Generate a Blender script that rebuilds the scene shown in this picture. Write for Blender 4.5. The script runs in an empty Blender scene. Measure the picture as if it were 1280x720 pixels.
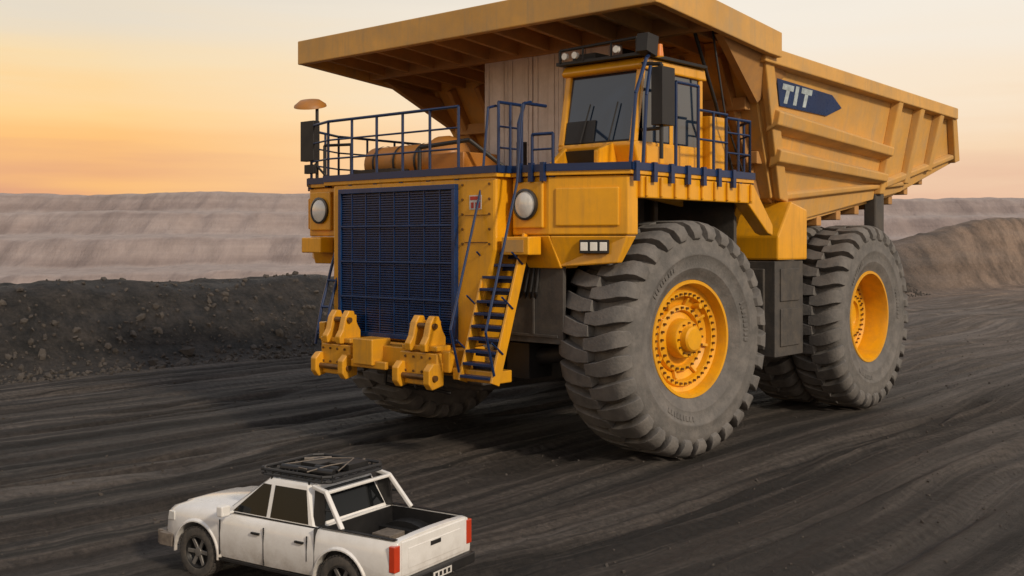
import bpy, bmesh, math, random
import numpy as np
from mathutils import Vector, Matrix
random.seed(7); rng=np.random.default_rng(7)
S=bpy.context.scene
COL=S.collection
rad=math.radians
PHI=rad(41.5)
TLOC=Vector((3.01-4.6*math.cos(PHI), 18+4.6*math.sin(PHI),0)); TROT=rad(228.5)

# ------------------------------------------------------------ materials
def nn(nt,t,**k):
    n=nt.nodes.new(t)
    for a,b in k.items(): setattr(n,a,b)
    return n
def mat(name,base,rough=0.5,metal=0.0,var=0.15,vscale=1.5,dust=None,dustamt=0.0,topdust=0.0,bump=0.0,bscale=20,spec=0.5,stretch=None,coat=0.0,streak=0.0,low=None):
    m=bpy.data.materials.new(name); m.use_nodes=True; nt=m.node_tree; L=nt.links
    p=nt.nodes["Principled BSDF"]
    tc=nn(nt,"ShaderNodeTexCoord"); raw=src=tc.outputs["Object"]
    if stretch:
        mp=nn(nt,"ShaderNodeMapping"); mp.inputs["Scale"].default_value=stretch; L.new(src,mp.inputs[0]); src=mp.outputs[0]
    n1=nn(nt,"ShaderNodeTexNoise"); n1.inputs["Scale"].default_value=vscale; n1.inputs["Detail"].default_value=8; n1.inputs["Roughness"].default_value=0.65
    L.new(src,n1.inputs["Vector"])
    r=nn(nt,"ShaderNodeMapRange"); r.inputs[1].default_value=0.3; r.inputs[2].default_value=0.7; r.inputs[3].default_value=1-var; r.inputs[4].default_value=1+var
    L.new(n1.outputs[0],r.inputs[0])
    mx=nn(nt,"ShaderNodeMix",data_type='RGBA',blend_type='MULTIPLY'); mx.inputs[0].default_value=1
    mx.inputs[6].default_value=(*base,1); L.new(r.outputs[0],mx.inputs[7]); out=mx.outputs[2]
    if dust:
        n2=nn(nt,"ShaderNodeTexNoise"); n2.inputs["Scale"].default_value=vscale*2.3; n2.inputs["Detail"].default_value=10; n2.inputs["Roughness"].default_value=0.7
        L.new(src,n2.inputs["Vector"])
        r2=nn(nt,"ShaderNodeMapRange"); r2.inputs[1].default_value=0.42; r2.inputs[2].default_value=0.75; r2.inputs[3].default_value=dustamt*0.25; r2.inputs[4].default_value=min(1,dustamt*1.6)
        L.new(n2.outputs[0],r2.inputs[0]); fac=r2.outputs[0]
        def addf(fac,x):
            ma=nn(nt,"ShaderNodeMath",operation='ADD',use_clamp=True); L.new(fac,ma.inputs[0]); L.new(x,ma.inputs[1]); return ma.outputs[0]
        if topdust>0:
            g=nn(nt,"ShaderNodeNewGeometry"); sx=nn(nt,"ShaderNodeSeparateXYZ"); L.new(g.outputs["Normal"],sx.inputs[0])
            mm=nn(nt,"ShaderNodeMath",operation='MULTIPLY',use_clamp=True); L.new(sx.outputs[2],mm.inputs[0]); mm.inputs[1].default_value=topdust
            fac=addf(fac,mm.outputs[0])
        if streak>0:
            mp2=nn(nt,"ShaderNodeMapping"); mp2.inputs["Scale"].default_value=(5,5,.35); L.new(raw,mp2.inputs[0])
            n4=nn(nt,"ShaderNodeTexNoise"); n4.inputs["Scale"].default_value=1; n4.inputs["Detail"].default_value=7; n4.inputs["Roughness"].default_value=.7; L.new(mp2.outputs[0],n4.inputs["Vector"])
            r4=nn(nt,"ShaderNodeMapRange"); r4.inputs[1].default_value=.5;r4.inputs[2].default_value=.72;r4.inputs[3].default_value=0;r4.inputs[4].default_value=streak; L.new(n4.outputs[0],r4.inputs[0])
            fac=addf(fac,r4.outputs[0])
        if low:
            s3=nn(nt,"ShaderNodeSeparateXYZ"); L.new(raw,s3.inputs[0])
            r5=nn(nt,"ShaderNodeMapRange"); r5.inputs[1].default_value=low[0]; r5.inputs[2].default_value=low[1]; r5.inputs[3].default_value=low[2]; r5.inputs[4].default_value=0; L.new(s3.outputs[2],r5.inputs[0])
            m5=nn(nt,"ShaderNodeMath",operation='MULTIPLY'); L.new(r5.outputs[0],m5.inputs[0]); L.new(n2.outputs[0],m5.inputs[1]); fac=addf(fac,m5.outputs[0])
        m2=nn(nt,"ShaderNodeMix",data_type='RGBA'); L.new(fac,m2.inputs[0]); L.new(out,m2.inputs[6]); m2.inputs[7].default_value=(*dust,1); out=m2.outputs[2]
        rr=nn(nt,"ShaderNodeMapRange"); rr.inputs[3].default_value=rough; rr.inputs[4].default_value=min(1,rough+0.4); L.new(fac,rr.inputs[0]); L.new(rr.outputs[0],p.inputs["Roughness"])
    else: p.inputs["Roughness"].default_value=rough
    L.new(out,p.inputs["Base Color"])
    p.inputs["Metallic"].default_value=metal; p.inputs["Specular IOR Level"].default_value=spec
    p.inputs["Coat Weight"].default_value=coat; p.inputs["Coat Roughness"].default_value=0.1
    if bump>0:
        n3=nn(nt,"ShaderNodeTexNoise"); n3.inputs["Scale"].default_value=bscale; n3.inputs["Detail"].default_value=6; L.new(src,n3.inputs["Vector"])
        b=nn(nt,"ShaderNodeBump"); b.inputs["Strength"].default_value=bump; b.inputs["Distance"].default_value=0.02; L.new(n3.outputs[0],b.inputs["Height"]); L.new(b.outputs[0],p.inputs["Normal"])
    return m
YEL=mat("truck_yellow_paint",(0.82,0.375,0.006),0.28,var=0.10,vscale=0.9,dust=(0.30,0.155,0.035),dustamt=0.16,topdust=0.15,bump=0.06,bscale=6,coat=0.35,streak=0.4,low=(1.2,3.2,.5))
TAN=mat("dump_body_paint",(0.68,0.355,0.07),0.45,var=0.16,vscale=0.6,dust=(0.46,0.30,0.14),dustamt=0.5,topdust=0.3,bump=0.2,bscale=4,streak=.5)
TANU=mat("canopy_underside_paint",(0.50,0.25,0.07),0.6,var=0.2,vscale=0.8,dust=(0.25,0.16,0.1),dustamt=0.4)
NAVY=mat("navy_paint",(0.005,0.024,0.092),0.30,var=0.2,dust=(0.03,0.045,0.085),dustamt=0.15)
NAVYG=mat("grille_blue",(0.003,0.030,0.115),0.25,var=0.25,vscale=3,dust=(0.02,0.045,0.10),dustamt=0.2)
GBK=mat("grille_core",(0.002,0.011,0.042),0.35,var=0.4,vscale=2)
BLACK=mat("black_steel",(0.010,0.010,0.012),0.5,var=0.3,dust=(0.045,0.038,0.032),dustamt=0.3)
DARK=mat("frame_dark_grey",(0.045,0.043,0.043),0.65,var=0.3,dust=(0.12,0.10,0.08),dustamt=0.5,bump=0.2,streak=.3)
GREY=mat("grey_panels",(0.74,0.67,0.65),0.6,var=0.08,vscale=2,dust=(0.42,0.36,0.32),dustamt=0.25,bump=0.1,bscale=3,streak=.4)
RUB=mat("tyre_rubber",(0.105,0.101,0.098),0.8,var=0.22,vscale=1.6,dust=(0.235,0.215,0.20),dustamt=0.5,bump=0.4,bscale=22,spec=0.3)
RIM=mat("rim_yellow",(0.85,0.40,0.006),0.3,var=0.12,dust=(0.28,0.14,0.04),dustamt=0.28,coat=0.25)
BOLT=mat("bolt_steel",(0.16,0.08,0.025),0.4,metal=0.4,var=0.3)
GLASS=mat("cab_glass",(0.010,0.022,0.045),0.03,var=0.1,spec=0.9,coat=.6)
LAMP=mat("headlight_glass",(0.78,0.77,0.73),0.12,var=0.08,vscale=12,coat=1.0)
CHR=mat("steel_ring",(0.10,0.10,0.10),0.3,metal=0.8)
AMB=mat("amber_lens",(0.75,0.22,0.02),0.2,coat=1)
ORG=mat("orange_brown_paint",(0.42,0.165,0.022),0.4,dust=(0.25,0.15,0.08),dustamt=0.3)
WHT=mat("pickup_white_paint",(0.80,0.79,0.775),0.25,var=0.04,vscale=2,dust=(0.33,0.28,0.23),dustamt=0.14,coat=0.6,low=(.35,.85,1.0))
PBLK=mat("pickup_black_trim",(0.010,0.010,0.011),0.4,var=0.3,dust=(0.05,0.045,0.04),dustamt=0.2)
PDRT=mat("pickup_dusty_steel",(0.12,0.10,0.085),0.6,var=0.4,vscale=8,dust=(.3,.25,.2),dustamt=.4)
PRUB=mat("pickup_tyre",(0.04,0.038,0.036),0.8,var=0.3,dust=(0.13,0.11,0.09),dustamt=0.5,vscale=6)
PGL=mat("pickup_glass",(0.007,0.008,0.009),0.06,spec=.25)
RED=mat("tail_lamp_red",(0.55,0.05,0.015),0.2,coat=1)
ALLOY=mat("pickup_alloy",(0.22,0.21,0.2),0.45,metal=0.5)
STICK=mat("sticker_white",(0.6,0.58,0.55),0.5)
STICKR=mat("sticker_red",(0.5,0.04,0.02),0.5)
LOGOG=mat("logo_grey",(0.40,0.48,0.52),0.5,var=0.45,vscale=6)

# ------------------------------------------------------------ mesh helpers
class Part:
    def __init__(s): s.bm=bmesh.new()
    def verts(s,pts): return [s.bm.verts.new(p) for p in pts]
    def face(s,vs):
        try: return s.bm.faces.new(vs)
        except ValueError: return None
    def box(s,x0,x1,y0,y1,z0,z1):
        return s.hexa([(x0,y0,z0),(x1,y0,z0),(x1,y1,z0),(x0,y1,z0),(x0,y0,z1),(x1,y0,z1),(x1,y1,z1),(x0,y1,z1)])
    def hexa(s,p):
        v=s.verts(p)
        for f in [(3,2,1,0),(4,5,6,7),(0,1,5,4),(1,2,6,5),(2,3,7,6),(3,0,4,7)]: s.face([v[i] for i in f])
        return s
    def prism(s,A,B):
        a=s.verts(A); b=s.verts(B); n=len(a)
        s.face(a[::-1]); s.face(b)
        for i in range(n): s.face([a[i],a[(i+1)%n],b[(i+1)%n],b[i]])
        return s
    def pxz(s,pts,y0,y1): return s.prism([(p[0],y0,p[1]) for p in pts],[(p[0],y1,p[1]) for p in pts])
    def pxy(s,pts,z0,z1): return s.prism([(p[0],p[1],z0) for p in pts],[(p[0],p[1],z1) for p in pts])
    def pyz(s,pts,x0,x1): return s.prism([(x0,p[0],p[1]) for p in pts],[(x1,p[0],p[1]) for p in pts])
    def beam(s,p1,p2,w,h,up=(0,0,1)):
        p1=Vector(p1);p2=Vector(p2); d=(p2-p1).normalized(); u=Vector(up); r=d.cross(u)
        if r.length<1e-4: r=d.cross(Vector((1,0,0)))
        r.normalize(); u=r.cross(d).normalized(); r*=w/2; u*=h/2
        return s.prism([p1-r-u,p1+r-u,p1+r+u,p1-r+u],[p2-r-u,p2+r-u,p2+r+u,p2-r+u])
    def tube(s,p1,p2,r,seg=8,r2=None):
        p1=Vector(p1);p2=Vector(p2); d=(p2-p1).normalized(); u=Vector((0,0,1)) if abs(d.z)<0.9 else Vector((1,0,0))
        a=d.cross(u).normalized(); b=d.cross(a); r2=r if r2 is None else r2
        A=[p1+(a*math.cos(t)+b*math.sin(t))*r for t in [2*math.pi*i/seg for i in range(seg)]]
        B=[p2+(a*math.cos(t)+b*math.sin(t))*r2 for t in [2*math.pi*i/seg for i in range(seg)]]
        return s.prism(A,B)
    def path(s,pts,r,seg=8):
        for i in range(len(pts)-1): s.tube(pts[i],pts[i+1],r,seg)
        return s
    def lathe(s,prof,seg=64,closed=False,c=(0,0,0)):
        rings=[]
        for (r,y) in prof:
            if r<1e-5: rings.append([s.bm.verts.new((c[0],c[1]+y,c[2]))]*seg)
            else: rings.append([s.bm.verts.new((c[0]+r*math.cos(2*math.pi*i/seg),c[1]+y,c[2]+r*math.sin(2*math.pi*i/seg))) for i in range(seg)])
        n=len(rings)
        for k in range(n if closed else n-1):
            A=rings[k];B=rings[(k+1)%n]
            for i in range(seg):
                j=(i+1)%seg; q=[]
                for v in (A[i],A[j],B[j],B[i]):
                    if v not in q: q.append(v)
                if len(q)>2: s.face(q)
        return s
    def loft(s,rings,cap=True):
        R=[s.verts(r) for r in rings]; n=len(R[0])
        for k in range(len(R)-1):
            for i in range(n): s.face([R[k][i],R[k][(i+1)%n],R[k+1][(i+1)%n],R[k+1][i]])
        if cap: s.face(R[0][::-1]); s.face(R[-1])
        return s
    def done(s,name,m,parent,bevel=0.0,smooth=None,seg=2,recalc=True):
        if recalc: bmesh.ops.recalc_face_normals(s.bm,faces=s.bm.faces)
        me=bpy.data.meshes.new(name); s.bm.to_mesh(me); s.bm.free()
        o=bpy.data.objects.new(name,me); COL.objects.link(o); me.materials.append(m)
        if parent: o.parent=parent
        if bevel>0:
            b=o.modifiers.new("bev",'BEVEL'); b.width=bevel; b.segments=seg; b.limit_method='ANGLE'; b.angle_limit=rad(35)
        if smooth is not None:
            for p in me.polygons: p.use_smooth=True
            me.set_sharp_from_angle(angle=rad(smooth))
        return o
def empty(name,loc=(0,0,0),rz=0,parent=None,scale=1):
    e=bpy.data.objects.new(name,None); COL.objects.link(e); e.location=loc; e.rotation_euler=(0,0,rz); e.scale=(scale,)*3
    e.empty_display_size=0.3
    if parent: e.parent=parent
    return e

# ============================================================ HAUL TRUCK
T=empty("mining_haul_truck",TLOC,TROT)
def tyre_mesh(hw,N=30):
    p=Part(); k=hw/0.7
    prof=[(0.97,0.47),(1.0,0.55),(1.06,0.57),(1.09,0.60),(1.18,0.65),(1.2,0.665),(1.23,0.66),(1.4,0.70),(1.42,0.715),(1.45,0.715),(1.47,0.705),(1.6,0.70),(1.70,0.68),(1.77,0.62),(1.82,0.50),(1.83,0.25)]
    full=prof+[(r,-y) for r,y in prof[::-1]]
    p.lathe([(r,y*k) for r,y in full],96)
    top=[(2.0,-0.05),(2.0,0.2),(2.0,0.42),(1.985,0.56),(1.92,0.68),(1.80,0.745),(1.70,0.735)]
    bot=[(1.80,-0.05),(1.80,0.2),(1.80,0.4),(1.79,0.48),(1.74,0.58),(1.68,0.66),(1.66,0.68)]
    ang=[0.0,0.005,0.03,0.05,0.065,0.07,0.07]
    wid=[0.045,0.060,0.068,0.070,0.069,0.063,0.045]
    for side in (1,-1):
        for i in range(N):
            th0=2*math.pi*(i+(0.5 if side<0 else 0))/N+random.uniform(-.004,.004)
            rings=[]
            for t,b,a,w in zip(top,bot,ang,wid):
                q=[]
                for (r,y),sg in ((b,-1),(b,1),(t,1),(t,-1)):
                    th=th0+a+sg*w; q.append((r*math.cos(th),side*y*k,r*math.sin(th)))
                rings.append(q)
            p.loft(rings)
    for side in (1,-1):
        for c0,nb in ((0.6,9),(2.7,9),(4.8,9)):
            for j in range(nb):
                a0=c0+j*0.062; w=0.02+0.006*((j*7)%3-1)
                q=[(1.28,0.672),(1.28,0.690),(1.37,0.706),(1.37,0.69)]
                A=[(r*math.cos(a0-w),side*y*k,r*math.sin(a0-w)) for r,y in q]; Bq=[(r*math.cos(a0+w),side*y*k,r*math.sin(a0+w)) for r,y in q]
                p.prism(A,Bq)
    return p
TY={}
def wheel(name,x,y,face,hw,steer=0,front=True):
    e=empty(name,(x,y,2.0),rad(steer)+(0 if face>0 else math.pi),T)
    key=hw
    if key not in TY:
        o=tyre_mesh(hw).done("tyre",RUB,e,bevel=0.022,smooth=40); TY[key]=o
    else:
        src=TY[key]; o=bpy.data.objects.new("tyre",src.data); COL.objects.link(o); o.parent=e
        b=o.modifiers.new("bev",'BEVEL'); b.width=0.022; b.segments=2; b.limit_method='ANGLE'; b.angle_limit=rad(35)
    k=hw/0.7
    p=Part(); f=0.50*k
    if front:
        p.lathe([(1.0,f-0.1),(1.02,f),(0.99,f+0.06),(0.94,f+0.06),(0.92,f),(0.90,f-0.12),(0.82,f-0.15),(0.80,f-0.10),(0.72,f-0.10),(0.70,f-0.20),(0.58,f-0.26),(0.56,f-0.18),(0.48,f-0.16),(0.46,f-0.24),(0.34,f-0.22),(0.325,f-0.04),(0.31,f-0.02),(0.22,f-0.02),(0.21,f+0.09),(0.18,f+0.12),(0.0,f+0.12)],72)
        p.lathe([(1.0,f-0.1),(0.96,-f)],72)
        p.done("rim",RIM,e,smooth=35)
        b=Part()
        for r,n,yy,s in ((0.76,40,f-0.10,0.021),(0.52,24,f-0.17,0.022),(0.27,12,f-0.02,0.016)):
            for i in range(n):
                t=2*math.pi*i/n
                b.tube((r*math.cos(t),yy-0.01,r*math.sin(t)),(r*math.cos(t),yy+0.045,r*math.sin(t)),s,6)
        b.done("wheel_bolts",BOLT,e)
        g=Part()
        for i in range(8):
            t=2*math.pi*(i+.3)/8
            g.beam((0.57*math.cos(t),f-0.22,0.57*math.sin(t)),(0.70*math.cos(t),f-0.16,0.70*math.sin(t)),0.05,0.06,up=(0,1,0))
        g.tube((0.66*math.cos(2.2),f-0.26,0.66*math.sin(2.2)),(0.66*math.cos(2.2),f-0.06,0.66*math.sin(2.2)),0.05,12)
        g.done("hub_webs",RIM,e,bevel=0.008)
    else:
        p.lathe([(1.0,f-0.1),(1.02,f),(0.99,f+0.06),(0.94,f+0.06),(0.91,f-0.05),(0.88,-0.05),(0.80,-0.10),(0.74,-0.08),(0.70,-0.12),(0.55,-0.12),(0.54,0.02),(0.50,0.04),(0.34,0.04),(0.32,-0.02),(0.0,-0.02)],72)
        p.lathe([(1.0,f-0.1),(0.96,-f)],72)
        p.done("rim",RIM,e,smooth=35)
        b=Part()
        for r,n,yy,s in ((0.77,40,-0.09,0.022),(0.44,24,0.04,0.022)):
            for i in range(n):
                t=2*math.pi*i/n
                b.tube((r*math.cos(t),yy-0.01,r*math.sin(t)),(r*math.cos(t),yy+0.045,r*math.sin(t)),s,6)
        b.done("wheel_bolts",BOLT,e)
    return e
FX=-0.2; RX=-7.4
wheel("front_left_wheel",FX,3.95,1,0.7,-7,True)
wheel("front_right_wheel",FX-.15,-2.0,-1,0.7,-3,True)
wheel("rear_left_outer_wheel",RX,4.05,1,0.54,0,False)
wheel("rear_left_inner_wheel",RX,2.85,1,0.54,0,False)
wheel("rear_right_outer_wheel",RX,-4.05,-1,0.54,0,False)
wheel("rear_right_inner_wheel",RX,-2.85,-1,0.54,0,False)

# --- chassis
p=Part()
for s in (1,-1):
    p.box(-10.6,2.2,s*0.95-0.25,s*0.95+0.25,1.75,2.7)
p.box(FX-0.5,FX+0.5,-1.4,3.2,1.65,2.35)
p.box(RX-0.5,RX+0.5,-3.4,3.4,1.45,2.5)
p.box(-9.2,-6.0,-1.19,1.19,1.3,2.9)
p.box(-4.6,1.6,-1.18,1.3,1.0,2.1)
p.box(-10.9,-10.3,-1.6,1.6,1.7,2.9)
p.box(0.6,1.9,-1.17,1.6,1.15,2.0)
p.done("chassis_frame",DARK,T,bevel=0.04)
p=Part()
p.tube((0.1,2.55,2.2),(0.3,2.3,3.9),0.28,20); p.tube((0.1,2.55,2.0),(0.1,2.55,2.9),0.36,20)
for s in (1,-1):
    p.tube((-3.6,s*1.7,2.2),(-5.0,s*1.7,4.3),0.19,16)
    p.tube((-8.0,s*1.6,2.3),(-9.4,s*1.6,3.6),0.2,16)
p.tube((0.9,-1.2,1.75),(0.9,3.1,1.75),0.11,12)
p.tube((1.2,1.6,1.55),(1.2,2.9,1.75),0.14,12); p.box(.9,1.5,1.8,2.3,1.3,1.9)
p.done("suspension_cylinders",BLACK,T,smooth=40)
p=Part()
p.box(1.62,1.70,2.0,3.2,1.95,3.5); p.box(-1.9,1.62,2.25,2.32,2.1,4.5); p.box(-2.5,-2.4,2.3,4.0,2.5,4.5)
p.box(1.705,1.72,2.1,3.1,2.05,2.10); p.box(1.705,1.72,2.1,3.1,3.2,3.25); p.box(1.705,1.73,2.55,2.60,2.10,3.2)
p.box(-2.5,-2.4,-4.0,-3.1,2.5,4.5)
p.done("inner_fenders",DARK,T,bevel=0.01)
p=Part()
p.box(-3.4,1.2,-1.25,2.2,2.1,4.55); p.box(-3.4,-2.5,-2.2,-1.25,2.1,4.55)
p.box(-3.4,1.2,-2.2,2.2,4.3,4.6)
p.done("engine_compartment",BLACK,T,bevel=0.03)

# --- tanks
p=Part(); p.box(-5.1,-3.9,2.75,4.05,1.35,3.25); p.box(-5.1,-3.7,-4.05,-2.6,1.2,3.3)
p.box(-3.88,-3.80,2.95,3.85,1.5,3.1)
p.tube((-3.4,2.6,2.7),(-3.4,3.5,2.7),0.35,24)
p.box(-4.9,-4.1,4.052,4.08,1.55,2.3); p.box(-4.9,-4.1,4.052,4.08,2.45,3.1)
p.done("hydraulic_tank",DARK,T,bevel=0.04)
p=Part()
for a,b in ((2.95,4.1),(-4.1,-2.95)):
    p.pxz([(-5.2,3.27),(-3.95,3.27),(-3.95,3.75),(-4.5,4.45),(-5.2,4.3)],a,b)
p.done("body_support_bracket",YEL,T,bevel=0.04)
p=Part(); p.box(-9.6,-9.1,3.6,3.9,3.6,5.0); p.box(-9.6,-9.1,-3.9,-3.6,3.6,5.0)
p.box(-8.6,-6.4,-1.3,1.3,2.9,4.3)
p.done("body_pivot",DARK,T,bevel=0.04)

# --- grille & shroud
GX=2.30
p=Part()
p.pyz([(-1.95,2.0),(-1.75,1.85),(1.6,1.85),(1.75,2.0),(2.25,3.5),(2.25,4.72),(-1.95,4.72)],0.9,GX)
p.done("radiator_shroud",YEL,T,bevel=0.05)
y0,y1,z0,z1=-1.68,1.40,1.90,4.62
p=Part()
p.box(GX,GX+0.10,y0,y1,z0,z0+0.09).box(GX,GX+0.10,y0,y1,z1-0.09,z1).box(GX,GX+0.10,y0,y0+0.08,z0+0.09,z1-0.09).box(GX,GX+0.10,y1-0.08,y1,z0+0.09,z1-0.09)
for zz in (2.62,3.27,3.92): p.box(GX+0.078,GX+0.095,y0+0.08,y1-0.08,zz-0.018,zz+0.018)
p.done("grille_frame",NAVYG,T,bevel=0.02)
p=Part(); p.box(GX+0.002,GX+0.02,y0+0.08,y1-0.08,z0+0.09,z1-0.09); p.done("grille_back",GBK,T)
p=Part()
n=58
for i in range(n):
    z=z0+0.12+(z1-z0-0.24)*i/(n-1)
    p.hexa([(GX+0.03,y0+0.08,z-0.010),(GX+0.07,y0+0.08,z-0.020),(GX+0.07,y1-0.08,z-0.020),(GX+0.03,y1-0.08,z-0.010),(GX+0.03,y0+0.08,z+0.010),(GX+0.07,y0+0.08,z+0.0),(GX+0.07,y1-0.08,z+0.0),(GX+0.03,y1-0.08,z+0.010)])
for yy in np.linspace(y0+0.38,y1-0.38,7): p.box(GX+0.071,GX+0.083,yy-0.008,yy+0.008,z0+0.09,z1-0.09)
p.done("grille_slats",NAVYG,T)
p=Part(); p.box(GX+0.0,GX+0.006,1.66,1.94,4.18,4.42); p.done("warning_sticker",STICK,T)
p=Part(); p.box(GX+0.006,GX+0.010,1.68,1.92,4.34,4.40).box(GX+0.006,GX+0.010,1.70,1.76,4.2,4.3).box(GX+0.006,GX+0.010,1.80,1.91,4.2,4.3); p.done("sticker_print",STICKR,T)
p=Part()
for yy in (1.5,2.12):
    for zz in (3.6,3.85,4.1,4.35,4.6): p.tube((GX,yy,zz),(GX+0.02,yy,zz),0.022,8)
p.box(GX,GX+0.012,1.55,2.08,3.62,3.635); p.box(GX,GX+0.012,1.55,2.08,4.08,4.09)
p.done("shroud_bolts",BOLT,T)

# --- bumper
p=Part()
p.box(2.35,2.78,-1.70,1.65,1.46,1.82)
p.box(2.78,2.92,-1.50,-0.70,1.36,1.78)
p.box(2.78,2.92,0.60,1.50,1.36,1.78)
p.box(2.6,3.04,-0.50,0.02,1.48,1.94)
p.box(2.9,2.98,-.62,.30,1.42,1.56)
p.box(2.3,2.7,1.65,2.62,1.35,1.55)
p.box(1.3,2.4,-1.15,1.6,1.35,1.84)
prof=[(2.5,1.80),(2.98,1.80),(3.0,1.93),(2.92,2.05),(2.86,2.28),(2.78,2.39),(2.66,2.38),(2.58,2.15),(2.5,2.02)]
for c in (-1.15,1.05):
    for d in (-0.18,0.18): p.pxz(prof,c+d-0.07,c+d+0.07)
    p.box(2.5,2.66,c-0.14,c+0.14,1.82,2.30)
    p.box(2.55,2.9,c-.42,c+.42,1.81,1.90)
    for d in (-0.38,0.38):
        p.pxz([(2.75,1.24),(3.02,1.18),(3.10,1.28),(3.10,1.52),(3.0,1.62),(2.75,1.62)],c+d-0.075,c+d+0.075)
    p.box(2.7,2.95,c-.3,c+.3,1.24,1.355)
p.box(2.55,2.80,-1.74,-1.58,1.83,2.15)
p.done("front_bumper",YEL,T,bevel=0.020,seg=2)
p=Part()
for c in (-1.15,1.05):
    p.tube((2.79,c-0.30,2.22),(2.79,c+0.30,2.22),0.05,16)
    p.tube((2.98,c-0.5,1.38),(2.98,c+0.5,1.38),0.05,16)
    for d in (-0.3,-.1,.1,0.3):
        for zz in (1.46,1.70): p.tube((2.91,c+d,zz),(2.94,c+d,zz),0.022,8)
p.done("bumper_pins",BOLT,T,smooth=40)

# --- stairs
p=Part()
A=(1.95,3.75);B=(2.75,1.35)
for yy in (1.93,2.64):
    p.beam((A[0],yy,A[1]),(B[0],yy,B[1]),0.05,0.20,up=(1,0,0.3))
p.done("stair_stringers",YEL,T,bevel=0.01)
p=Part()
for i in range(12):
    t=(i+0.5)/12; x=A[0]+(B[0]-A[0])*t; z=A[1]+(B[1]-A[1])*t
    p.box(x-0.13,x+0.13,1.96,2.61,z-0.025,z+0.02)
    p.box(x-0.13,x-0.11,1.96,2.61,z-0.10,z-0.03)
p.done("stair_treads",NAVY,T,bevel=0.005)
p=Part()
for yy in (1.90,2.68):
    p.path([(1.9,yy,5.95),(2.1,yy,5.9),(2.25,yy,4.6),(3.0,yy,2.2),(2.8,yy,1.5)],0.022)
    for t in (0.2,0.5,0.8):
        x=A[0]+(B[0]-A[0])*t; z=A[1]+(B[1]-A[1])*t
        p.tube((x,yy,z),(x+0.27,yy,z+0.2),0.016)
for yy in (-1.85,-2.1):
    p.path([(2.1,yy,3.5),(2.45,yy,2.4),(2.6,yy,1.7)],0.03)
p.tube((2.45,-1.85,2.4),(2.45,-2.1,2.4),0.025); p.tube((2.55,-1.85,1.9),(2.55,-2.1,1.9),0.025); p.tube((2.3,-1.85,2.9),(2.3,-2.1,2.9),0.025)
p.done("stair_handrails",NAVY,T,smooth=40)

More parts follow.
